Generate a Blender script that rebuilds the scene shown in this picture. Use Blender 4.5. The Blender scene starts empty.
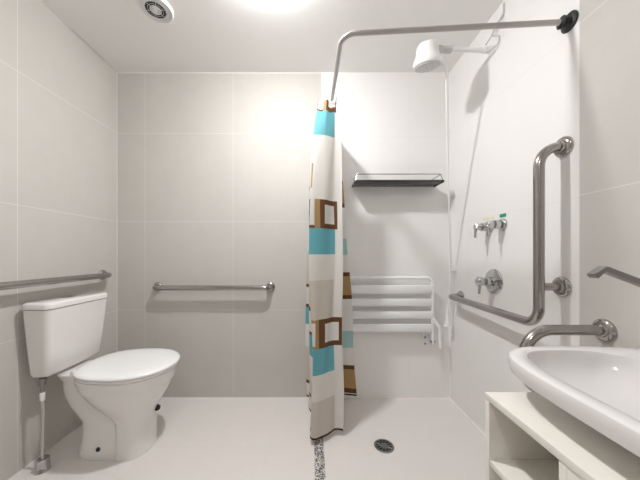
import bpy, bmesh, math, random
from mathutils import Vector, Matrix
random.seed(4)
C = bpy.context.scene.collection
PI = math.pi

# ------------------------------------------------------------------ dimensions (metres)
XL, XR, YB, YF, ZC = -1.316, 0.94, 1.783, -0.75, 2.215     # room shell
EYE = 0.98
FPX = 262.0

# ------------------------------------------------------------------ materials
def principled(name, col, rough=0.5, metal=0.0, spec=0.5, coat=0.0):
    m = bpy.data.materials.new(name); m.use_nodes = True
    b = m.node_tree.nodes['Principled BSDF']
    b.inputs['Base Color'].default_value = (*col, 1)
    b.inputs['Roughness'].default_value = rough
    b.inputs['Metallic'].default_value = metal
    b.inputs['Specular IOR Level'].default_value = spec
    b.inputs['Coat Weight'].default_value = coat
    b.inputs['Coat Roughness'].default_value = 0.05
    return m

def noisy(name, c1, c2, scale, rough=0.5, metal=0.0, bump=0.0, stretch=(1, 1, 1), coat=0.0):
    m = principled(name, c1, rough, metal, coat=coat)
    nt = m.node_tree; n = nt.nodes; L = nt.links
    tc = n.new('ShaderNodeTexCoord'); mp = n.new('ShaderNodeMapping'); mp.inputs['Scale'].default_value = stretch
    nz = n.new('ShaderNodeTexNoise'); nz.inputs['Scale'].default_value = scale; nz.inputs['Detail'].default_value = 4
    mx = n.new('ShaderNodeMix'); mx.data_type = 'RGBA'
    mx.inputs[6].default_value = (*c1, 1); mx.inputs[7].default_value = (*c2, 1)
    L.new(tc.outputs['Object'], mp.inputs['Vector']); L.new(mp.outputs['Vector'], nz.inputs['Vector'])
    L.new(nz.outputs['Fac'], mx.inputs[0]); L.new(mx.outputs[2], n['Principled BSDF'].inputs['Base Color'])
    if bump:
        bp = n.new('ShaderNodeBump'); bp.inputs['Strength'].default_value = bump; bp.inputs['Distance'].default_value = 0.002
        L.new(nz.outputs['Fac'], bp.inputs['Height']); L.new(bp.outputs['Normal'], n['Principled BSDF'].inputs['Normal'])
    return m

GREY = ((0.528, 0.513, 0.482), (0.593, 0.578, 0.547))
WHITE = ((0.82, 0.81, 0.80), (0.84, 0.83, 0.82))
FLOOR = ((0.71, 0.675, 0.655), (0.76, 0.725, 0.705))
GROUT = (0.70, 0.68, 0.65)

def tile_material(name, ua, va, u_off, v_off, cols, zone=None, edges=(), rough=0.68):
    """Square 60 cm tiles laid from (u_off, v_off).  zone = (axis, limit, sign, v_off, u_off, cols): a second tile beyond the limit.
    edges = list of (axis, position, sign): a light grout bead along an edge of the wall."""
    m = principled(name, cols[0], rough, spec=0.33)
    nt = m.node_tree; n = nt.nodes; L = nt.links
    geo = n.new('ShaderNodeNewGeometry'); sep = n.new('ShaderNodeSeparateXYZ'); L.new(geo.outputs['Position'], sep.inputs[0])
    def math_(op, a, b=None):
        k = n.new('ShaderNodeMath'); k.operation = op
        for i, v in enumerate((a, b)):
            if v is None: continue
            if isinstance(v, (int, float)): k.inputs[i].default_value = v
            else: L.new(v, k.inputs[i])
        return k.outputs[0]
    def line(axis, off, half=0.0014):
        t = math_('SUBTRACT', sep.outputs[axis], off - 30.0)
        t = math_('MODULO', t, 0.6)
        t = math_('ABSOLUTE', math_('SUBTRACT', t, 0.3))
        return math_('GREATER_THAN', t, 0.3 - half)
    def mixc(f, a, b):
        k = n.new('ShaderNodeMix'); k.data_type = 'RGBA'
        for i, v in ((0, f), (6, a), (7, b)):
            if isinstance(v, tuple): k.inputs[i].default_value = (*v, 1)
            elif isinstance(v, (int, float)): k.inputs[i].default_value = v
            else: L.new(v, k.inputs[i])
        return k.outputs[2]
    nz = n.new('ShaderNodeTexNoise'); nz.inputs['Scale'].default_value = 7; nz.inputs['Detail'].default_value = 6
    nz.inputs['Roughness'].default_value = 0.65
    L.new(geo.outputs['Position'], nz.inputs['Vector'])
    base = mixc(nz.outputs['Fac'], cols[0], cols[1])
    g = math_('MAXIMUM', line(ua, u_off), line(va, v_off))
    if zone:
        ax, lim, sgn, zv, zu, zcols = zone
        inz = math_('GREATER_THAN' if sgn > 0 else 'LESS_THAN', sep.outputs[ax], lim)
        zb = mixc(nz.outputs['Fac'], zcols[0], zcols[1])
        base = mixc(inz, base, zb)
        # the shower tile butts with a much finer joint
        zg = math_('MULTIPLY', math_('MAXIMUM', line(ua, zu, 0.001), line(va, zv, 0.001)), 1.0)
        gm = n.new('ShaderNodeMix'); L.new(inz, gm.inputs[0]); L.new(g, gm.inputs[2]); L.new(zg, gm.inputs[3])
        g = gm.outputs[0]
        gcol = mixc(inz, GROUT, (0.77, 0.755, 0.73))
    else:
        gcol = GROUT
    for ax, pos, sgn in edges:
        e = math_('GREATER_THAN' if sgn > 0 else 'LESS_THAN', sep.outputs[ax], pos)
        g = math_('MAXIMUM', g, e)
        if zone: gcol = mixc(e, gcol, (0.9, 0.89, 0.87))
    col = mixc(g, base, gcol)
    P = n['Principled BSDF']
    L.new(col, P.inputs['Base Color'])
    bp = n.new('ShaderNodeBump'); bp.inputs['Strength'].default_value = 0.25; bp.inputs['Distance'].default_value = 0.001; bp.invert = True
    L.new(g, bp.inputs['Height']); L.new(bp.outputs['Normal'], P.inputs['Normal'])
    return m

def cloth(name, col, trans=0.35):
    m = principled(name, col, 0.7, spec=0.25)
    nt = m.node_tree; n = nt.nodes; L = nt.links
    tr = n.new('ShaderNodeBsdfTranslucent'); tr.inputs['Color'].default_value = (*col, 1)
    mx = n.new('ShaderNodeMixShader'); mx.inputs[0].default_value = trans
    L.new(n['Principled BSDF'].outputs[0], mx.inputs[1]); L.new(tr.outputs[0], mx.inputs[2])
    L.new(mx.outputs[0], n['Material Output'].inputs['Surface'])
    return m

M = dict(
    ceiling=noisy('ceiling_paint', (0.86, 0.85, 0.845), (0.88, 0.87, 0.865), 3, 0.9),
    steel=noisy('brushed_steel', (0.38, 0.36, 0.345), (0.45, 0.43, 0.415), 60, 0.2, 1.0, stretch=(1, 1, 1)),
    flange=noisy('polished_flange', (0.42, 0.405, 0.39), (0.48, 0.465, 0.45), 40, 0.12, 1.0),
    chrome=principled('chrome', (0.55, 0.55, 0.56), 0.09, 1.0),
    chrome_dark=principled('dark_chrome', (0.30, 0.29, 0.28), 0.3, 1.0),
    ceramic=principled('white_ceramic', (0.80, 0.785, 0.77), 0.12, coat=0.4),
    basin=principled('basin_ceramic', (0.76, 0.745, 0.74), 0.10, coat=0.4),
    seat=principled('white_seat_plastic', (0.86, 0.86, 0.86), 0.22),
    plastic=principled('white_plastic', (0.84, 0.84, 0.83), 0.3),
    plastic_grey=principled('grey_plastic', (0.58, 0.58, 0.57), 0.4),
    black=principled('black_rubber', (0.012, 0.012, 0.014), 0.5),
    dark=principled('dark_void', (0.03, 0.03, 0.03), 0.7),
    seatmetal=principled('white_enamel', (0.84, 0.85, 0.86), 0.3),
    rod=noisy('painted_rod', (0.46, 0.44, 0.43), (0.50, 0.48, 0.47), 30, 0.3, 0.4),
    laminate=noisy('cream_laminate', (0.79, 0.765, 0.715), (0.81, 0.785, 0.735), 20, 0.4, stretch=(1, 4, 1)),
    shelfdark=principled('dark_shelf', (0.03, 0.03, 0.031), 0.25),
    wirechrome=principled('thin_chrome', (0.3, 0.3, 0.3), 0.2, 1.0),
    fan_grey=principled('fan_backing', (0.62, 0.62, 0.62), 0.5),
    fan=principled('fan_plastic', (0.88, 0.88, 0.88), 0.4),
    yellow=principled('yellow_sticker', (0.78, 0.74, 0.50), 0.5),
    green=principled('green_sticker', (0.02, 0.28, 0.17), 0.5),
    braid=noisy('braided_hose', (0.34, 0.32, 0.30), (0.75, 0.73, 0.70), 220, 0.35, 0.7, bump=0.4),
    door=noisy('door_wood', (0.30, 0.27, 0.24), (0.34, 0.30, 0.27), 6, 0.5, stretch=(6, 6, 0.5)),
    wallpaint=principled('wall_paint', (0.42, 0.40, 0.38), 0.7),
)
M['c_white'] = cloth('curtain_white', (0.84, 0.82, 0.79), 0.4)
M['c_beige'] = cloth('curtain_beige', (0.70, 0.65, 0.59), 0.4)
M['c_teal'] = cloth('curtain_teal', (0.15, 0.43, 0.50), 0.25)
M['c_brown'] = cloth('curtain_brown', (0.13, 0.055, 0.022), 0.1)
M['c_tan'] = cloth('curtain_tan', (0.42, 0.27, 0.12), 0.25)
M['c_pale'] = cloth('curtain_pale_teal', (0.42, 0.62, 0.63), 0.4)
M['c_dark'] = cloth('curtain_hem', (0.05, 0.02, 0.015), 0.05)

def speckle():
    m = principled('granite_speckle', (0.3, 0.3, 0.3), 0.35)
    nt = m.node_tree; n = nt.nodes; L = nt.links
    geo = n.new('ShaderNodeNewGeometry')
    v = n.new('ShaderNodeTexVoronoi'); v.inputs['Scale'].default_value = 240
    r = n.new('ShaderNodeValToRGB'); r.color_ramp.interpolation = 'CONSTANT'
    e = r.color_ramp.elements; e[0].color = (0.03, 0.03, 0.03, 1); e[1].position = 0.35; e[1].color = (0.22, 0.21, 0.2, 1)
    k = e.new(0.62); k.color = (0.72, 0.70, 0.68, 1)
    sx = n.new('ShaderNodeSeparateColor')
    L.new(geo.outputs['Position'], v.inputs['Vector']); L.new(v.outputs['Color'], sx.inputs[0]); L.new(sx.outputs[0], r.inputs[0])
    L.new(r.outputs[0], n['Principled BSDF'].inputs['Base Color'])
    return m
M['granite'] = speckle()

def glow(name, power):
    m = bpy.data.materials.new(name); m.use_nodes = True
    b = m.node_tree.nodes['Principled BSDF']
    b.inputs['Emission Color'].default_value = (1.0, 0.99, 0.985, 1)
    b.inputs['Emission Strength'].default_value = power
    return m
M['glow'] = glow('lamp_glow', 850.0)
M['glow_soft'] = glow('lamp_glow_soft', 270.0)

# ------------------------------------------------------------------ object helpers
def obj(name, bm, mat, parent=None, sharp=38):
    bmesh.ops.remove_doubles(bm, verts=bm.verts, dist=1e-6)
    bmesh.ops.recalc_face_normals(bm, faces=bm.faces)
    lim = math.radians(sharp)
    for f in bm.faces: f.smooth = True
    for e in bm.edges:
        if len(e.link_faces) != 2 or e.calc_face_angle(0) > lim: e.smooth = False
    if parent is not None:
        off = Vector(parent.location)
        p = parent.parent
        while p is not None: off += Vector(p.location); p = p.parent
        bmesh.ops.translate(bm, verts=bm.verts, vec=-off)
    me = bpy.data.meshes.new(name); bm.to_mesh(me); bm.free()
    for k in (mat if isinstance(mat, (list, tuple)) else [mat]): me.materials.append(k)
    o = bpy.data.objects.new(name, me); C.objects.link(o)
    if parent is not None: o.parent = parent
    return o

def thing(name, label, cat, loc=(0, 0, 0), group=None):
    o = bpy.data.objects.new(name, None); C.objects.link(o)
    o.empty_display_size = 0.05; o.location = loc
    return tag(o, label, cat, group)

def tag(o, label, cat, group=None):
    o['label'] = label; o['category'] = cat
    if group: o['group'] = group
    return o

def struct(name, bm, mat, parent=None):
    o = obj(name, bm, mat, parent, 30); o['kind'] = 'structure'; return o

def dup(root, delta, label):
    r = root.copy(); C.objects.link(r); r.location = Vector(root.location) + Vector(delta); r['label'] = label
    for ch in list(root.children):
        c = ch.copy(); C.objects.link(c); c.parent = r
        for g in ch.children:
            d = g.copy(); C.objects.link(d); d.parent = c
    return r

# ------------------------------------------------------------------ mesh helpers
def box(bm, x0, x1, y0, y1, z0, z1, bev=0.0, seg=2):
    vs = [bm.verts.new((x, y, z)) for x in (x0, x1) for y in (y0, y1) for z in (z0, z1)]
    fs = [bm.faces.new([vs[i] for i in f]) for f in ((0, 1, 3, 2), (4, 6, 7, 5), (0, 4, 5, 1), (2, 3, 7, 6), (0, 2, 6, 4), (1, 5, 7, 3))]
    if bev:
        es = list({e for f in fs for e in f.edges})
        bmesh.ops.bevel(bm, geom=es, offset=bev, segments=seg, profile=0.5, affect='EDGES')
    return bm

def frames(pts, closed=False):
    n = len(pts); T = []
    for i in range(n):
        a = pts[i - 1] if (i > 0 or closed) else pts[i]; b = pts[(i + 1) % n] if (i < n - 1 or closed) else pts[i]
        T.append((b - a).normalized())
    u = T[0].orthogonal().normalized(); out = []
    for i in range(n):
        u = (u - T[i] * u.dot(T[i])).normalized(); out.append((u, T[i].cross(u)))
    return out

def tube(bm, pts, r, seg=14, caps=True, closed=False):
    pts = [Vector(p) for p in pts]; fr = frames(pts, closed); rings = []
    for i, p in enumerate(pts):
        rr = r[i] if isinstance(r, (list, tuple)) else r
        u, v = fr[i]
        rings.append([bm.verts.new(p + (u * math.cos(2 * PI * k / seg) + v * math.sin(2 * PI * k / seg)) * rr) for k in range(seg)])
    m = len(rings)
    for i in range(m if closed else m - 1):
        a, b = rings[i], rings[(i + 1) % m]
        for k in range(seg): bm.faces.new((a[k], a[(k + 1) % seg], b[(k + 1) % seg], b[k]))
    if caps and not closed:
        bm.faces.new(rings[0]); bm.faces.new(rings[-1])
    return bm

def fillet(pts, R, n=10):
    pts = [Vector(p) for p in pts]; out = [pts[0]]
    for i in range(1, len(pts) - 1):
        r = R[i - 1] if isinstance(R, (list, tuple)) else R
        a = (pts[i - 1] - pts[i]).normalized(); b = (pts[i + 1] - pts[i]).normalized()
        ang = a.angle(b); t = r / math.tan(ang / 2)
        c = pts[i] + (a + b).normalized() * (r / math.sin(ang / 2))
        p0 = pts[i] + a * t; p1 = pts[i] + b * t
        v0 = p0 - c; v1 = p1 - c; w = v0.angle(v1)
        for k in range(n + 1):
            s = k / n
            out.append(c + (v0 * math.sin((1 - s) * w) + v1 * math.sin(s * w)) / math.sin(w))
    out.append(pts[-1]); return out

def smooth_path(pts, sub=8):
    P = [Vector(p) for p in pts]; out = []
    for i in range(len(P) - 1):
        p0 = P[max(i - 1, 0)]; p1 = P[i]; p2 = P[i + 1]; p3 = P[min(i + 2, len(P) - 1)]
        for k in range(sub):
            t = k / sub
            out.append(0.5 * ((2 * p1) + (p2 - p0) * t + (2 * p0 - 5 * p1 + 4 * p2 - p3) * t * t + (3 * p1 - p0 - 3 * p2 + p3) * t ** 3))
    out.append(P[-1]); return out

def lathe(bm, prof, origin, axis, seg=32):
    """prof: (radius, height) pairs along axis from origin."""
    ax = Vector(axis).normalized(); u = ax.orthogonal().normalized(); v = ax.cross(u); o = Vector(origin)
    rings = []
    for r, h in prof:
        if r < 1e-6: rings.append([bm.verts.new(o + ax * h)])
        else: rings.append([bm.verts.new(o + ax * h + (u * math.cos(2 * PI * k / seg) + v * math.sin(2 * PI * k / seg)) * r) for k in range(seg)])
    for a, b in zip(rings, rings[1:]):
        for k in range(seg):
            k2 = (k + 1) % seg
            if len(a) == 1 and len(b) == 1: continue
            if len(a) == 1: bm.faces.new((a[0], b[k2], b[k]))
            elif len(b) == 1: bm.faces.new((a[k], a[k2], b[0]))
            else: bm.faces.new((a[k], a[k2], b[k2], b[k]))
    if len(rings[0]) > 1: bm.faces.new(rings[0])
    if len(rings[-1]) > 1: bm.faces.new(rings[-1])
    return bm

def loft(bm, rings, cap0=True, cap1=True):
    R = [[bm.verts.new(p) for p in r] for r in rings]; n = len(R[0])
    for a, b in zip(R, R[1:]):
        for k in range(n): bm.faces.new((a[k], a[(k + 1) % n], b[(k + 1) % n], b[k]))
    if cap0: bm.faces.new(R[0])
    if cap1: bm.faces.new(R[-1])
    return bm

def superell(cx, cy, a, b, z, n=2.0, seg=48, a2=None, xmax=None, nb=None):
    """superellipse ring; a2 = half-extent towards -x if different, nb = exponent on that side"""
    out = []
    for k in range(seg):
        t = 2 * PI * k / seg; c, s = math.cos(t), math.sin(t)
        aa, e = (a, n) if c >= 0 else ((a2 or a), (nb or n))
        x = cx + aa * math.copysign(abs(c) ** (2 / e), c); y = cy + b * math.copysign(abs(s) ** (2 / e), s)
        if xmax is not None: x = min(x, xmax)
        out.append((x, y, z))
    return out

def roundrect(x0, x1, y0, y1, z, r, n=6):
    out = []
    for cx, cy, a0 in ((x1 - r, y1 - r, 0), (x0 + r, y1 - r, PI / 2), (x0 + r, y0 + r, PI), (x1 - r, y0 + r, 1.5 * PI)):
        for k in range(n + 1):
            t = a0 + PI / 2 * k / n
            out.append((cx + r * math.cos(t), cy + r * math.sin(t), z))
    return out

def NB(): return bmesh.new()

# ------------------------------------------------------------------ room shell
T = 0.1
mf = tile_material('floor_tile', 0, 1, (191 - 311) / FPX * YB * 1.0 + 0.0, 1.328, FLOOR, rough=0.36,
                   zone=(0, 0.04, 1, 1.328, 0.37, FLOOR))
struct('floor', box(NB(), XL - T, XR + T, YF - T, YB + T, -T, 0), mf)
struct('ceiling', box(NB(), XL - T, XR + T, YF - T, YB + T, ZC, ZC + T), M['ceiling'])
U0 = (145 - 311) / (FPX / YB)
mb = tile_material('back_wall_tile', 0, 2, U0, 0.0, GREY,
                   zone=(0, U0 + 1.2, 1, 0.577, U0 + 1.2, WHITE), edges=((2, ZC - 0.004, 1), (2, 0.006, -1)))
struct('wall_back', box(NB(), XL - T, XR + T, YB, YB + T, 0, ZC), mb)
ml = tile_material('left_wall_tile', 1, 2, YB - 0.608, 0.0, GREY, edges=((1, YB - 0.004, 1),))
struct('wall_left', box(NB(), XL - T, XL, YF, YB, 0, ZC), ml)
YZ = 0.918
mr = tile_material('right_wall_tile', 1, 2, YZ - 0.6, -0.014, GREY,
                   zone=(1, YZ, 1, 0.577, 0.965, WHITE), edges=((1, YB - 0.007, 1),))
struct('wall_right', box(NB(), XR, XR + T, YF, YB, 0, ZC), mr)
struct('wall_front', box(NB(), XL - T, XR + T, YF - T, YF, 0, ZC), M['wallpaint'])
# light grout bead along the foot of the right shower wall
bm = NB(); box(bm, XR - 0.006, XR, YZ, YB, 0, 0.006)
struct('baseboard_right', bm, principled('grout_bead', (0.9, 0.89, 0.87), 0.6))
d = thing('added_door_1', 'unseen plain brown door added opposite the shower for dark reflections in the chrome', 'door', (-0.55, YF, 0)); d['kind'] = 'structure'  # unseen door, added to give the chrome something dark to reflect
b_ = obj('leaf', box(NB(), -0.95, -0.15, YF, YF + 0.035, 0.005, 2.05, 0.003), M['door'], d)
bm = NB(); box(bm, -1.01, -0.95, YF, YF + 0.05, 0, 2.11, .003); box(bm, -0.15, -0.09, YF, YF + 0.05, 0, 2.11, .003)
box(bm, -0.95, -0.15, YF, YF + 0.05, 2.05, 2.11, .003)
obj('frame', bm, M['plastic'], d)
bm = NB(); tube(bm, fillet([(-0.22, YF + 0.035, 1.0), (-0.22, YF + 0.08, 1.0), (-0.33, YF + 0.08, 1.0)], 0.02), 0.009)
obj('handle', bm, M['chrome'], d)
# speckled strip between dry floor and shower
struct('trim_1', box(NB(), 0.017, 0.064, YF, YB, -0.02, 0.0022), M['granite'])

# ------------------------------------------------------------------ ceiling lamp (just above the frame) and its light
def ceiling_lamp(x, y, label, glow_mat):
    lamp = thing('ceiling_lamp', label, 'lamp', (x, y, ZC), 'small round ceiling lamps')
    lathe(bm := NB(), [(0.055, 0), (0.055, 0.012), (0.046, 0.016), (0, 0.016)], (x, y, ZC), (0, 0, -1), 40)
    obj('lamp_base', bm, M['plastic'], lamp)
    lathe(bm := NB(), [(0.040, 0.0165), (0.045, 0.019)] + [(0.045 * math.cos(PI / 2 * k / 8), 0.022 + 0.017 * math.sin(PI / 2 * k / 8)) for k in range(1, 8)] + [(0.0, 0.039)], (x, y, ZC), (0, 0, -1), 40)
    obj('diffuser', bm, glow_mat, lamp)
ceiling_lamp(-0.18, 1.06, 'small round dome lamp on the ceiling near the curtain rod', M['glow'])
ceiling_lamp(-0.18, -0.25, 'small round dome lamp on the ceiling near the door', M['glow_soft'])

# ------------------------------------------------------------------ exhaust fan on the ceiling
FX, FY, FR = -0.779, 1.314, 0.081
fan = thing('exhaust_fan', 'round white exhaust fan grille with dark ring on the ceiling', 'exhaust fan', (FX, FY, ZC))
FD = 0.015
lathe(bm := NB(), [(FR, 0), (FR, FD - .008), (FR - 0.003, FD - .002), (FR - 0.006, FD), (FR - 0.008, FD), (FR - 0.009, FD - .006), (FR - .012, FD - .006), (FR - .012, .004), (0, .004)], (FX, FY, ZC), (0, 0, -1), 56)
obj('rim', bm, M['fan'], fan)
lathe(bm := NB(), [(FR - .0125, 0.0045), (FR - .0125, FD - .0045), (0.0, FD - .0045)], (FX, FY, ZC), (0, 0, -1), 48)
obj('backing', bm, M['fan_grey'], fan)
lathe(bm := NB(), [(0.024, FD - .0045), (0.023, FD - .004), (0.047, FD - .004), (0.044, FD - .0045)], (FX, FY, ZC), (0, 0, -1), 48)
o = obj('duct', bm, M['dark'], fan); o['label'] = 'dark ring of the grille'
bm = NB()
def ring(bm, r, z, t, seg=48):
    tube(bm, [(FX + r * math.cos(2 * PI * k / seg), FY + r * math.sin(2 * PI * k / seg), z) for k in range(seg)], t, 6, closed=True)
for r in (0.064, 0.057, 0.050): ring(bm, r, ZC - FD + .0025, 0.0019)
for r in (0.035,): ring(bm, r, ZC - FD + .0025, 0.0007)
for r in (0.024, 0.017, 0.010): ring(bm, r, ZC - FD + .0025, 0.0022)
for k in range(24):
    a = 2 * PI * k / 24
    for r0, r1 in ((.045, .068),) + (((.010, .026),) if k % 2 else ()) + (((.024, .046),) if k % 4 == 0 else ()):
        tube(bm, [(FX + r0 * math.cos(a), FY + r0 * math.sin(a), ZC - FD + .0025), (FX + r1 * math.cos(a), FY + r1 * math.sin(a), ZC - FD + .0025)], 0.0009, 6)
obj('grille', bm, M['fan'], fan)
lathe(bm := NB(), [(0.007, FD - .0045), (0.007, FD - .001), (0, FD - .0005)], (FX, FY, ZC), (0, 0, -1), 24)
obj('hub', bm, M['fan'], fan)

# ------------------------------------------------------------------ toilet (back to the left wall, facing +x)
TY = 1.336
def tl(x): return XL + x
toilet = thing('toilet', 'white close-coupled toilet with closed lid against the left wall', 'toilet', (tl(0.3), TY, 0))
bm = NB()
front = [  # z, back x, front x, half width, exponent back
    (0.000, .368, .510, .098, 4.5), (0.012, .366, .512, .100, 4.5), (0.030, .370, .508, .097, 4.5), (0.120, .372, .508, .098, 4.5), (0.175, .368, .511, .102, 4),
    (0.205, .340, .522, .113, 3.2), (0.240, .300, .544, .132, 2.8), (0.275, .258, .566, .149, 2.6), (0.310, .225, .585, .163, 2.5),
    (0.336, .206, .597, .1715, 2.5), (0.340, .204, .600, .1735, 2.5), (0.352, .196, .606, .178, 2.5), (0.356, .195, .606, .1775, 2.5),
    (0.376, .186, .612, .1825, 2.5), (0.396, .184, .615, .185, 2.5), (0.402, .188, .611, .181, 2.5)]
rings = []
for z, xb, xf, hw, e in front:
    cx = xb + (xf - xb) * 0.48
    rings.append([(tl(p[0]), p[1], p[2]) for p in superell(cx, TY, xf - cx, hw, z, 2.05, 56, a2=cx - xb, nb=e)])
loft(bm, rings)
rear = [(0.0, .182, .42, .092), (0.014, .180, .42, .094), (0.03, .182, .42, .090), (0.07, .184, .42, .080), (0.10, .184, .42, .076), (0.14, .186, .42, .074), (0.165, .182, .42, .074),
        (0.20, .150, .42, .074), (0.24, .118, .42, .076), (0.29, .098, .42, .082), (0.33, .092, .40, .084), (0.365, .090, .38, .086),
        (0.385, .075, .34, .090), (0.398, .070, .30, .092), (0.404, .076, .29, .088)]
rings = []
for z, xb, xf, hw in rear:
    cx = (xb + xf) / 2
    rings.append([(tl(p[0]), p[1], p[2]) for p in superell(cx, TY, xf - cx, hw, z, 3.6, 48)])
loft(bm, rings)
obj('bowl', bm, M['ceramic'], toilet)

def egg(x0, x1, hw, z):
    cx = x0 + (x1 - x0) * 0.54
    return [(tl(p[0]), p[1], p[2]) for p in superell(cx, TY, x1 - cx, hw, z, 2.05, 64, a2=cx - x0, nb=2.7)]
bm = NB()
loft(bm, [egg(.196, .612, .178, .402), egg(.190, .619, .185, .406), egg(.190, .619, .185, .413), egg(.194, .615, .180, .416)])
obj('seat', bm, M['seat'], toilet)
bm = NB()
loft(bm, [egg(.190, .620, .185, .417), egg(.185, .626, .190, .421), egg(.185, .626, .190, .427), egg(.189, .622, .186, .432),
          egg(.202, .610, .176, .4355), egg(.24, .572, .142, .4385), egg(.315, .50, .078, .4395)])
obj('lid', bm, M['seat'], toilet)
for s in (-1, 1):
    bm = NB(); tube(bm, [(tl(.192), TY + s * .065, .416), (tl(.192), TY + s * .105, .416)], .010, 12)
    obj('hinge', bm, M['seat'], toilet)
# tank
bm = NB()
sec = [(0.418, .036, .108, .144), (0.421, .030, .114, .150), (0.433, .026, .120, .154), (0.55, .022, .131, .164), (0.700, .016, .142, .173), (0.729, .015, .143, .174)]
loft(bm, [roundrect(tl(a + .008), tl(b + .008), TY - h, TY + h, z, 0.024) for z, a, b, h in sec])
obj('tank', bm, M['ceramic'], toilet)
bm = NB()
sec = [(0.731, .016, .143, .174, .024), (0.7325, .013, .147, .178, .028), (0.750, .013, .147, .178, .028), (0.757, .017, .143, .174, .026), (0.761, .026, .134, .165, .02)]
loft(bm, [roundrect(tl(a + .008), tl(b + .008), TY - h, TY + h, z, r) for z, a, b, h, r in sec])
obj('tank_lid', bm, M['ceramic'], toilet)
bm = NB()
loft(bm, [superell(tl(.078), TY + .005, .02, .032, .761, 2, 32), superell(tl(.078), TY + .005, .02, .032, .764, 2, 32), superell(tl(.078), TY + .005, .017, .029, .766, 2, 32)])
obj('flush_button', bm, M['chrome_dark'], toilet)
for p, ax in (((tl(.300), TY - .0855, .047), (0, -1, 0)), ((tl(.511), TY + .03, .180), (1, 0, 0.05))):
    lathe(bm := NB(), [(.010, -0.004), (.010, .003), (.006, .007), (0, .008)] if ax[0] == 0 else [(.013, -.012), (.016, .004), (.012, .014), (.005, .017), (0, .017)], p, ax, 16)
    c = obj('bolt_cap', bm, M['black'], toilet); c['label'] = 'small dark cap on the pedestal'

# supply hose from floor to tank
hx, hy = -1.218, 1.188
hose = thing('supply_hose', 'braided water hose rising from a chrome floor cap to the toilet tank', 'water hose', (hx, hy, 0))
lathe(bm := NB(), [(.030, 0), (.030, .004), (.027, .008), (.024, .052), (.021, .055), (.011, .055)], (hx, hy, 0), (0.05, 0, 1), 28)
obj('floor_cap', bm, M['chrome'], hose)
bm = NB(); tube(bm, smooth_path([(hx, hy, .05), (hx + .002, hy, .15), (hx + .003, hy, .25), (hx, hy, .335)], 8), .0065, 12)
obj('hose', bm, M['braid'], hose)
lathe(bm := NB(), [(.008, 0), (.0095, .003), (.0095, .030), (.008, .038)], (hx, hy, .315), (0, 0, 1), 16)
o = obj('coupling', bm, M['plastic'], hose); o['label'] = 'white coupling'
lathe(bm := NB(), [(.007, .0), (.007, .035), (.013, .036), (.013, .052), (.017, .053), (.017, .0650)], (hx, hy, .352), (0, 0, 1), 12)
obj('nut', bm, M['chrome_dark'], hose)

# ------------------------------------------------------------------ grab bars
def flange(p, axis, parent, r=.040):
    lathe(bm := NB(), [(r, -.0006), (r, .005), (r - .003, .009), (r - .009, .0125), (.0225, .0135), (.0215, .021), (.019, .022), (.0165, .022)], p, axis, 36)
    return obj('flange', bm, M['flange'], parent)

GB = 'stainless steel grab bars'
# back wall
g = thing('grab_bar', 'straight steel grab bar on the grey back wall beside the toilet', 'grab bar', (-.658, YB, .757), GB)
x0, x1, yb, zb = -1.040, -.276, YB - .062, .757
bm = NB(); tube(bm, fillet([(x0, YB, zb), (x0, yb, zb), (x1, yb, zb), (x1, YB, zb)], .036), .0165, 18); obj('bar', bm, M['steel'], g)
flange((x0, YB, zb), (0, -1, 0), g, .031); flange((x1, YB, zb), (0, -1, 0), g, .031)
# left wall
g = thing('grab_bar', 'straight steel grab bar on the left wall above the toilet tank', 'grab bar', (XL, 1.26, .849), GB)
y0, y1, xb, zb = .86, 1.652, XL + .058, .849
bm = NB(); tube(bm, fillet([(XL, y0, zb), (xb, y0, zb), (xb, y1, zb), (XL, y1, zb)], .036), .0165, 18); obj('bar', bm, M['steel'], g)
flange((XL, y0, zb), (1, 0, 0), g, .031); flange((XL, y1, zb), (1, 0, 0), g, .031)
# shower corner, L shaped
g = thing('grab_bar', 'L-shaped steel grab bar on the white shower wall', 'grab bar', (XR, .975, .715), GB)
xb, yv, zl, zt, yf = .848, .975, .715, 1.378, 1.640
bm = NB(); tube(bm, fillet([(XR - .003, yv - .002, zt), (xb, yv, zt), (xb, yv, zl), (xb + .02, yf, zl), (XR - .003, yf, zl)], [.075, .065, .034], 12), .0172, 20)
obj('bar', bm, M['steel'], g)
bm = NB(); tube(bm, [(xb, yv, .858), (XR - .003, yv + .004, .858)], .0145, 18); obj('stay', bm, M['steel'], g)
XW = XR - .0018
flange((XW, yv - .002, zt), (-1, 0, 0), g, .037); flange((XW, yv + .004, .858), (-1, 0, 0), g, .037); flange((XW, yf, zl), (-1, 0, 0), g, .034)
# beside the washbasin, U shaped
g = thing('grab_bar', 'U-shaped steel grab bar on the wall behind the washbasin', 'grab bar', (XR, .838, .64), GB)
bm = NB(); tube(bm, fillet([(XR, .838, .737), (.682, .838, .737), (.682, .838, .535), (XR, .838, .535)], .085, 14), .0165, 20)
obj('bar', bm, M['steel'], g)
flange((XR, .838, .737), (-1, 0, 0), g, .035); flange((XR, .838, .535), (-1, 0, 0), g, .035)

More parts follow.
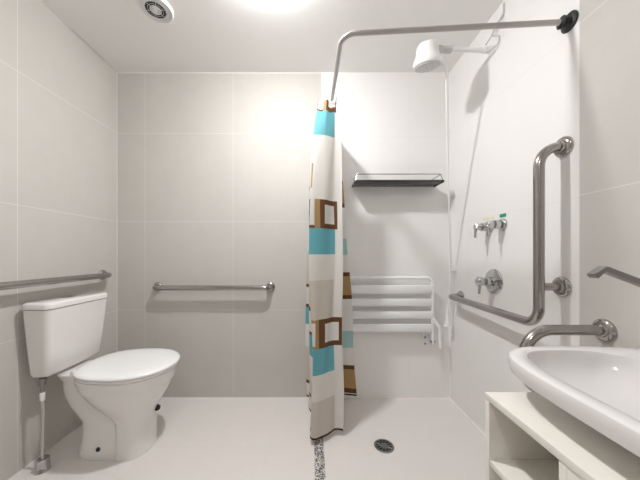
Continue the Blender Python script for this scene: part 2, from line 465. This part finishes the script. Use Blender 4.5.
# ------------------------------------------------------------------ curtain rod and curtain
ZR = 1.822
rod = thing('curtain_rod', 'bent grey shower curtain rod with black wall cup', 'curtain rod', (XR, .951, ZR))
bm = NB(); tube(bm, fillet([(XR - .01, .951, ZR), (.118, 1.002, ZR), (.112, YB, ZR)], .06, 12), .0096, 18); obj('pole', bm, M['rod'], rod)
lathe(bm := NB(), [(.032, 0), (.033, .004), (.029, .008), (.018, .011), (.015, .020), (.019, .023), (.021, .030), (.014, .036), (.012, .037)], (XR, .951, ZR), (-1, 0.06, 0), 28)
o = obj('end_cup', bm, M['black'], rod); o['label'] = 'black end cup on the wall'
lathe(bm := NB(), [(.03, 0), (.03, .006), (.018, .012), (.016, .03), (.013, .03)], (.112, YB, ZR), (0, -1, 0), 28)
o = obj('end_cup', bm, M['plastic'], rod); o['label'] = 'white end cup behind the curtain'

plan = [((.170, 1.400), (.142, 1.385)), ((.122, 1.405), (.122, 1.392)), ((.066, 1.358), (.084, 1.368)), ((.010, 1.332), (.044, 1.378)),
        ((-.004, 1.400), (.050, 1.412)), ((.026, 1.470), (.104, 1.452)), ((-.004, 1.540), (.066, 1.492)), ((.050, 1.575), (.140, 1.525)),
        ((-.034, 1.655), (.074, 1.560)), ((.10, 1.625), (.150, 1.590)), ((.0, 1.660), (.078, 1.628)), ((.12, 1.655), (.150, 1.665)),
        ((.205, 1.660), (.165, 1.700)), ((.288, 1.650), (.178, 1.715))]
ZB_, ZT = .032, 1.790
def cat(vals, u):
    i = min(int(u), len(vals) - 2); t = u - i
    p0 = vals[max(i - 1, 0)]; p1 = vals[i]; p2 = vals[i + 1]; p3 = vals[min(i + 2, len(vals) - 1)]
    return 0.5 * (2 * p1 + (p2 - p0) * t + (2 * p0 - 5 * p1 + 4 * p2 - p3) * t * t + (3 * p1 - p0 - 3 * p2 + p3) * t ** 3)
bx = [p[0][0] for p in plan]; by = [p[0][1] for p in plan]; tx = [p[1][0] for p in plan]; ty = [p[1][1] for p in plan]
WHT, BEI, TEA, BRO, TAN, HEM, PAL = range(7)
def colour(u, z):
    if z < ZB_ + .010: return HEM
    if u < 3.25:
        q = (z - .021) % .62
        if q > .473:
            if z > 1.70: u = u + .15
            if z > .9:                     # upper print
                if u > 2.98: return BRO
                if u > 2.52: return BRO if q < .485 else WHT
                if u > 2.22: return TAN
                if u > .72: return WHT if (1.0 < u < 1.9 and .497 < q < .597) else BRO
                return WHT
            if .05 < u < 2.40:
                return WHT if (.5 < u < 1.95 and .497 < q < .597) else BRO
            if 2.40 <= u < 2.75: return TAN
            if u >= 2.75: return TAN if (q > .605 or q < .488) else WHT
            return WHT
        if u < .95: return WHT
        if q > .338: return TEA
        if q > .203: return WHT
        return BEI if z < 1.2 else (TAN if (2.82 < u < 3.0 and 0.06 < q < .19) else WHT)
    if u < 10.8:
        q = (z - .09 - .05 * int(u / 4)) % .62
        if q > .473: return BRO if (q > .60 or q < .492) else WHT
        if q > .36: return TEA
        if q > .22: return WHT
        return BEI if z < 1.2 else WHT
    q = (z - .05) % .607
    if q < .178: return BRO if (q < .026 or q > .152) else TAN
    if .29 < q < .40: return PAL if u > 11.6 else WHT
    return WHT
NU, NV = 330, 340
cur = thing('shower_curtain', 'white shower curtain with teal and brown squares gathered beside the shower', 'shower curtain', (.08, 1.5, ZB_))
bm = NB(); grid = []
for j in range(NV + 1):
    z = ZB_ + (ZT - ZB_) * j / NV; s = j / NV
    w = s ** 4
    row = []
    for i in range(NU + 1):
        u = (len(plan) - 1) * i / NU; w = s ** (6.5 - 5.3 * u / 13)
        x = cat(bx, u) * (1 - w) + cat(tx, u) * w; y = cat(by, u) * (1 - w) + cat(ty, u) * w
        x += .005 * math.sin(6.0 * z + u * 1.7) * (1 - s) + .003 * math.sin(u * 5 + 9 * z)
        y += .004 * math.sin(5.0 * z + u * 2.3)
        x -= .022 * math.exp(-((s - .70) / .25) ** 2) * math.exp(-((u - 3) / .8) ** 2)
        lift = .055 * min(1, max(0, (u - 4.5) / 2)) * (1 - s)
        zz = z - (.012 * (1 - math.cos(2 * PI * u)) * .5 if s > .9 else 0) * (s - .9) * 10 + lift
        row.append(bm.verts.new((x, y, zz)))
    grid.append(row)
for j in range(NV):
    for i in range(NU):
        f = bm.faces.new((grid[j][i], grid[j][i + 1], grid[j + 1][i + 1], grid[j + 1][i]))
        f.material_index = colour((len(plan) - 1) * (i + .5) / NU, ZB_ + (ZT - ZB_) * (j + .5) / NV)
obj('cloth', bm, [M[k] for k in ('c_white', 'c_beige', 'c_teal', 'c_brown', 'c_tan', 'c_dark', 'c_pale')], cur, 180)
for k in range(9):
    u = .3 + k * 1.5
    px, py = cat(tx, min(u, 12.9)), 1.383 + k * .041
    bm = NB(); n = 22
    ang = random.uniform(-.35, .35)
    tube(bm, [(.112 + .024 * math.sin(2 * PI * q / n) * math.cos(ang), py + .024 * math.sin(2 * PI * q / n) * math.sin(ang), ZR - .012 + .028 * math.cos(2 * PI * q / n)) for q in range(n)], .0028, 8, closed=True)
    obj('ring', bm, M['plastic'], cur)

# ------------------------------------------------------------------ shower head with arm
SY, SZ = 1.353, 2.035
sh = thing('electric_shower', 'white electric shower head on a white arm from the right wall', 'shower head', (XR, SY, SZ))
bm = NB(); tube(bm, [(XR, SY, SZ), (.80, SY, SZ), (.645, SY, SZ - .002)], .0125, 18); obj('arm', bm, M['plastic'], sh)
lathe(bm := NB(), [(.024, 0), (.024, .004), (.022, .010), (.017, .016), (.017, .05), (.0135, .052)], (XR, SY, SZ), (-1, 0, 0), 28); obj('escutcheon', bm, M['plastic'], sh)
bm = NB()
lathe(bm, [(.0135, 0), (.018, .002), (.018, .03), (.0155, .034), (.0155, .05), (.020, .052), (.020, .085), (.016, .09)], (.725, SY, SZ), (-1, 0, 0), 24)
o = obj('collar', bm, M['plastic_grey'], sh); o['label'] = 'grey collar'
hc = Vector((.603, SY + .004, 1.950)); hax = Vector((-.10, -.22, 1)).normalized()
lathe(bm := NB(), [(.059, 0), (.068, .004), (.070, .012), (.068, .026), (.060, .042), (.055, .054), (.053, .078), (.050, .092), (.042, .103), (.028, .109), (0, .111)], hc, hax, 40)
obj('body', bm, M['plastic'], sh)
lathe(bm := NB(), [(.061, .003), (.061, -.003), (.055, -.006), (.030, -.008), (0, -.008)], hc, hax, 40)
pl = obj('spray_plate', bm, M['plastic_grey'], sh); pl['label'] = 'grey spray plate'
bm = NB(); hu = hax.orthogonal().normalized(); hv = hax.cross(hu)
for rr, cnt in ((.015, 6), (.030, 12), (.044, 18)):
    for k in range(cnt):
        a = 2 * PI * k / cnt; p = hc + (hu * math.cos(a) + hv * math.sin(a)) * rr - hax * .0065
        lathe(bm, [(.0032, 0), (.0026, .004), (0, .004)], p, -hax, 8)
nz = obj('nozzles', bm, M['plastic'], pl)
# electric cable above the arm
cb = thing('electric_cable', 'twisted grey wires from the shower arm up the wall', 'cable', (XR, SY, SZ))
bm = NB(); tube(bm, smooth_path([(.90, SY, SZ + .0225), (.915, SY - .024, SZ + .05), (.930, SY - .05, SZ + .10), (.936, SY - .075, 2.14), (.936, SY - .08, 2.20)], 8), .0035, 8)
obj('wire', bm, M['plastic_grey'], cb)
bm = NB(); tube(bm, smooth_path([(.895, SY - .010, SZ - .024), (.93, SY - .045, SZ - .008), (.932, SY - .05, SZ + .03), (.920, SY - .02, SZ + .06), (.930, SY - .06, SZ + .10), (.936, SY - .078, 2.15)], 8), .0032, 8)
obj('wire', bm, M['plastic_grey'], cb)
# hose with hand sprayer
hp = thing('hand_shower', 'thin white hose ending in a small hand sprayer beside the shower seat', 'hand shower', (.9, 1.7, .5))
bm = NB(); tube(bm, smooth_path([(.668, 1.343, 1.952), (.684, 1.348, 1.946), (.698, 1.356, 1.922), (.706, 1.365, 1.86), (.76, 1.46, 1.60), (.83, 1.575, 1.25), (.902, 1.69, .87), (.897, 1.70, .70), (.885, 1.70, .575)], 12), .0055, 10)
obj('hose', bm, M['plastic'], hp)
lathe(bm := NB(), [(.007, 0), (.009, .004), (.010, .035), (.019, .055), (.021, .066), (.018, .070), (0, .070)], (.885, 1.70, .58), (0, 0, -1), 24)
obj('sprayer', bm, M['plastic'], hp)
def clip(z, label):
    c = thing('hose_clip', label, 'clip', (XR, 1.735, z), 'white hose clips on the shower wall')
    bm = NB(); box(bm, XR - .006, XR + .0006, 1.722, 1.748, z - .011, z + .011, .002); obj('plate', bm, M['plastic'], c)
    bm = NB()
    lathe(bm, [(.005, 0), (.005, .014), (.0085, .016), (.0085, .029), (.006, .031)], (XR - .004, 1.735, z), (-1, 0, 0), 16)
    obj('holder', bm, M['plastic'], c)
    return c
c1 = clip(1.392, 'upper white hose clip on the shower wall level with the wire shelf')
dup(c1, (0, -.028, 1.385 * 0 - .525), 'lower white hose clip on the shower wall holding the hose')

# ------------------------------------------------------------------ shelf on the back wall
sf = thing('shower_shelf', 'dark shelf with thin chrome rail on the white back wall', 'shelf', (.558, YB, 1.437))
obj('plate', box(NB(), .279, .837, 1.652, YB, 1.437, 1.443, .0012), M['shelfdark'], sf)
bm = NB(); box(bm, .277, .839, 1.648, 1.653, 1.432, 1.447, .001); box(bm, .277, .281, 1.652, YB, 1.432, 1.447, .001); box(bm, .835, .839, 1.652, YB, 1.432, 1.447, .001)
obj('edge', bm, M['shelfdark'], sf)
bm = NB(); tube(bm, fillet([(.29, YB, 1.487), (.29, 1.662, 1.487), (.826, 1.662, 1.487), (.826, YB, 1.487)], .012), .0028, 8)
obj('rail', bm, M['wirechrome'], sf)
for x, xx in ((.283, .291), (.833, .825)):
    bm = NB(); tube(bm, [(x, 1.654, 1.444), (xx, 1.664, 1.487)], .0026, 8); obj('post', bm, M['wirechrome'], sf)

# ------------------------------------------------------------------ folded shower seat
ss = thing('fold_up_bench', 'white slatted fold-up shower seat folded against the back wall', 'shower seat', (.51, YB, .37))
xa, xb_, ys = .238, .800, 1.722
bm = NB(); tube(bm, fillet([(xa, ys, .40), (xa, ys, .823), (xb_, ys, .823), (xb_, ys, .40)], .045), .0105, 16); obj('frame', bm, M['seatmetal'], ss)
for z0, z1 in ((.721, .774), (.640, .686), (.557, .602), (.472, .520)):
    bm = NB(); box(bm, xa + .008, xb_ - .008, ys - .012, ys + .010, z0, z1, .004); obj('slat', bm, M['seatmetal'], ss)
for x in (xa, xb_):
    s = -1 if x > .5 else 1
    bm = NB(); tube(bm, fillet([(x, ys - .006, .555), (x - s * .034, ys - .026, .50), (x - s * .036, ys - .026, .368)], .05), .0105, 14); obj('leg', bm, M['seatmetal'], ss)
    bm = NB(); box(bm, x + s * .002, x + s * .042, YB - .006, YB, .355, .475, .002)
    box(bm, x + s * .0, x + s * .006, ys - .01, YB, .385, .435, .001)
    br = obj('bracket', bm, M['seatmetal'], ss)
    for z in (.372, .415, .458):
        lathe(bm := NB(), [(.007, 0), (.007, .003), (.004, .005), (0, .005)], (x + s * .026, YB - .006, z), (0, -1, 0), 12)
        o = obj('screw', bm, M['chrome_dark'], br)
    bm = NB(); tube(bm, [(x - .014, ys, .405), (x + .014, ys, .405)], .008, 12); o = obj('pivot', bm, M['chrome_dark'], ss); o['label'] = 'dark steel pivot pin'

# ------------------------------------------------------------------ shower valves
def valve(y, z, label):
    v = thing('shower_valve', label, 'shower valve', (XR, y, z), 'small chrome lever valves on the shower wall')
    lathe(bm := NB(), [(.030, 0), (.030, .004), (.026, .010), (.016, .014)], (XR, y, z), (-1, 0, 0), 28); obj('escutcheon', bm, M['chrome'], v)
    lathe(bm := NB(), [(.013, .008), (.013, .022), (.022, .024), (.022, .046), (.013, .046), (.013, .052), (.017, .054), (.017, .075), (.013, .079), (0, .079)], (XR, y, z), (-1, 0, 0), 24)
    obj('body', bm, M['chrome'], v)
    bm = NB(); tube(bm, fillet([(XR - .060, y, z), (XR - .078, y - .004, z - .002), (XR - .080, y - .006, z - .058)], .010), [.0068] * 8 + [.007] * 4 + [.0055], 12)
    obj('lever', bm, M['chrome'], v)
    return v
v1 = valve(1.283, 1.124, 'small chrome lever valve under the green sticker')
dup(v1, (0, .094, -.002), 'small chrome lever valve under the yellow sticker')
bm = NB(); box(bm, XR - .0012, XR, 1.262, 1.304, 1.160, 1.177); tag(obj('sticker', bm, M['green']), 'small green sticker on the shower wall above a lever valve', 'sticker', 'stickers above the valves')
bm = NB(); box(bm, XR - .0012, XR, 1.345, 1.43, 1.161, 1.173); tag(obj('sticker', bm, M['yellow']), 'small yellow sticker on the shower wall above a lever valve', 'sticker', 'stickers above the valves')
mx = thing('shower_mixer', 'round chrome shower mixer with lever on the shower wall', 'shower mixer', (XR, 1.346, .839))
lathe(bm := NB(), [(.064, 0), (.064, .003), (.060, .008), (.040, .012), (.030, .013)], (XR, 1.346, .839), (-1, 0, 0), 44); obj('escutcheon', bm, M['chrome'], mx)
lathe(bm := NB(), [(.024, .010), (.024, .044), (.020, .047), (.014, .048), (.014, .056), (.021, .058), (.023, .066), (.023, .082), (.019, .087), (0, .088)], (XR, 1.346, .839), (-1, 0, 0), 32)
obj('body', bm, M['chrome'], mx)
bm = NB(); tube(bm, [(XR - .074, 1.342, .828), (XR - .080, 1.340, .776)], [.0065, .0055], 12); obj('lever', bm, M['chrome'], mx)

# ------------------------------------------------------------------ floor drain
DX, DY = .3725, 1.337
dr = thing('floor_drain', 'round dark floor drain in the shower floor', 'drain', (DX, DY, 0))
lathe(bm := NB(), [(.050, 0), (.050, .002), (.047, .0035), (.041, .0035), (.040, .001)], (DX, DY, 0), (0, 0, 1), 40); obj('rim', bm, M['chrome_dark'], dr)
lathe(bm := NB(), [(.0405, .0005), (.0405, .0014), (0, .0014)], (DX, DY, 0), (0, 0, 1), 32); obj('well', bm, M['dark'], dr)
bm = NB()
for k in range(12):
    a = 2 * PI * k / 12; c, s = math.cos(a), math.sin(a)
    tube(bm, [(DX + .018 * c, DY + .018 * s, .002), (DX + .042 * c, DY + .042 * s, .002)], .0016, 6)
lathe(bm, [(.020, .001), (.020, .003), (.016, .0036), (0, .0036)], (DX, DY, 0), (0, 0, 1), 28)
obj('grate', bm, M['chrome_dark'], dr)

# ------------------------------------------------------------------ vanity cabinet
cx0, cx1, cy0, cy1, ct, dv = .479, XR, .02, .722, .600, .493
cab = thing('vanity_cabinet', 'cream open-shelf cabinet under the washbasin', 'cabinet', (.72, .39, 0))
th = .016
bm = NB(); box(bm, cx0, cx1, cy0, cy1, ct - .018, ct, .0012); obj('top', bm, M['laminate'], cab)
for y in (cy1 - th, dv, cy0):
    bm = NB(); box(bm, cx0 + (.001 if y != dv else .002), cx1 - .002, y, y + th, 0.0, ct - .018, .0008)
    obj('side_panel' if y != dv else 'divider', bm, M['laminate'], cab)
bm = NB(); box(bm, cx1 - .012, cx1 - .002, cy0 + th, dv, .0, ct - .018); box(bm, cx1 - .012, cx1 - .002, dv + th, cy1 - th, 0, ct - .018); obj('back_panel', bm, M['laminate'], cab)
for z in (.410, .20, .03):
    bm = NB(); box(bm, cx0 + .003, cx1 - .012, dv + th, cy1 - th, z, z + .016, .0008); obj('shelf', bm, M['laminate'], cab)
bm = NB(); box(bm, cx0 + .002, cx0 + .018, cy0 + th + .002, dv - .0006, .03, ct - .0186, .0006); dd = obj('door', bm, M['laminate'], cab)
bm = NB(); tube(bm, [(cx0 + .002, .44, .30), (cx0 - .022, .44, .30)], .008, 12); obj('knob', bm, M['chrome'], dd)

# ------------------------------------------------------------------ washbasin
bs = thing('washbasin', 'large white oval ceramic washbasin on the cream cabinet', 'washbasin', (.72, .42, ct))
BX, BY = .735, .428
XM = XR - .002
bm = NB()
outer = [  # z, front x, half length
    (.6005, .634, .205), (.604, .626, .215), (.622, .600, .245), (.640, .570, .280), (.654, .540, .312), (.662, .516, .333), (.666, .506, .341), (.671, .500, .3455),
    (.688, .4965, .3475), (.703, .4965, .3475), (.7075, .4985, .3455), (.710, .503, .341), (.711, .509, .335)]
rings = [superell(BX, BY, .30, hb, z, 3.6, 96, a2=BX - xf, xmax=XM) for z, xf, hb in outer]
def inn(xf, xb, hb, z, e=3.0):
    c = xf + (xb - xf) * .5
    return superell(c, BY, xb - c, hb, z, e, 96)
rings += [inn(.532, .866, .312, .7105, 3.4), inn(.5345, .8635, .3095, .709, 3.4), inn(.536, .862, .308, .705, 3.4), inn(.540, .858, .3045, .692, 3.4), inn(.548, .850, .295, .670, 3.3),
          inn(.563, .836, .277, .649, 3.1), inn(.587, .814, .246, .631, 2.8), inn(.617, .786, .197, .619, 2.5), inn(.652, .752, .13, .612, 2.2), inn(.690, .718, .02, .6085, 2)]
loft(bm, rings)
obj('bowl', bm, M['basin'], bs, 30)
lathe(bm := NB(), [(.022, 0), (.022, .002), (.015, .003), (0, .003)], (.704, BY, .6085), (0, 0, 1), 24); obj('drain', bm, M['chrome'], bs)

# ------------------------------------------------------------------ faucet with a long lever (only the lever shows)
fc = thing('faucet', 'chrome faucet with long flat lever above the washbasin', 'faucet', (.900, .55, .711))
lathe(bm := NB(), [(.027, 0), (.027, .004), (.021, .010), (.021, .112), (.017, .118), (.017, .124), (.021, .126), (.021, .140), (.018, .146), (0, .147)], (.900, .55, .711), (0, 0, 1), 28)
obj('body', bm, M['chrome'], fc)
bm = NB(); tube(bm, fillet([(.89, .55, .79), (.79, .53, .80), (.765, .525, .765)], .02), .0105, 14); obj('spout', bm, M['chrome'], fc)
def flat_bar(bm, pts, w, t):
    rings = []
    n = len(pts)
    for i, (x, z) in enumerate(pts):
        a = Vector(pts[max(i - 1, 0)]); b = Vector(pts[min(i + 1, n - 1)]); d = (b - a).normalized(); nn = Vector((-d.y, d.x))
        rings.append([(x + nn.x * t * q, .55 + w * p, z + nn.y * t * q) for p, q in ((-1, -1), (1, -1), (1, 1), (-1, 1))])
    loft(bm, rings)
bm = NB(); flat_bar(bm, [(.590, .933), (.611, .9495), (.903, .838)], .010, .0055)
bmesh.ops.bevel(bm, geom=list(bm.edges), offset=.0012, segments=2, affect='EDGES')
obj('lever', bm, M['chrome_dark'], fc)

# ------------------------------------------------------------------ world, camera, view
w = bpy.data.worlds.new('room_world'); bpy.context.scene.world = w; w.use_nodes = True
w.node_tree.nodes['Background'].inputs[0].default_value = (0.02, 0.02, 0.02, 1)
cam = bpy.data.cameras.new('camera'); co = bpy.data.objects.new('camera', cam); C.objects.link(co)
co.location = (0, 0, EYE); co.rotation_euler = (PI / 2, 0, 0)
cam.sensor_width = 36; cam.lens = FPX / 640 * 36; cam.shift_x = 9 / 640; cam.shift_y = 14 / 640; cam.clip_start = 0.01
bpy.context.scene.camera = co
sc = bpy.context.scene
sc.view_settings.view_transform = 'Standard'; sc.view_settings.look = 'None'; sc.view_settings.gamma = 1
sc.view_settings.exposure = 0.12; sc.view_settings.use_curve_mapping = False
try:
    sc.cycles.use_denoising = True; sc.cycles.max_bounces = 14; sc.cycles.diffuse_bounces = 8
    sc.cycles.sample_clamp_indirect = 6
except Exception: pass
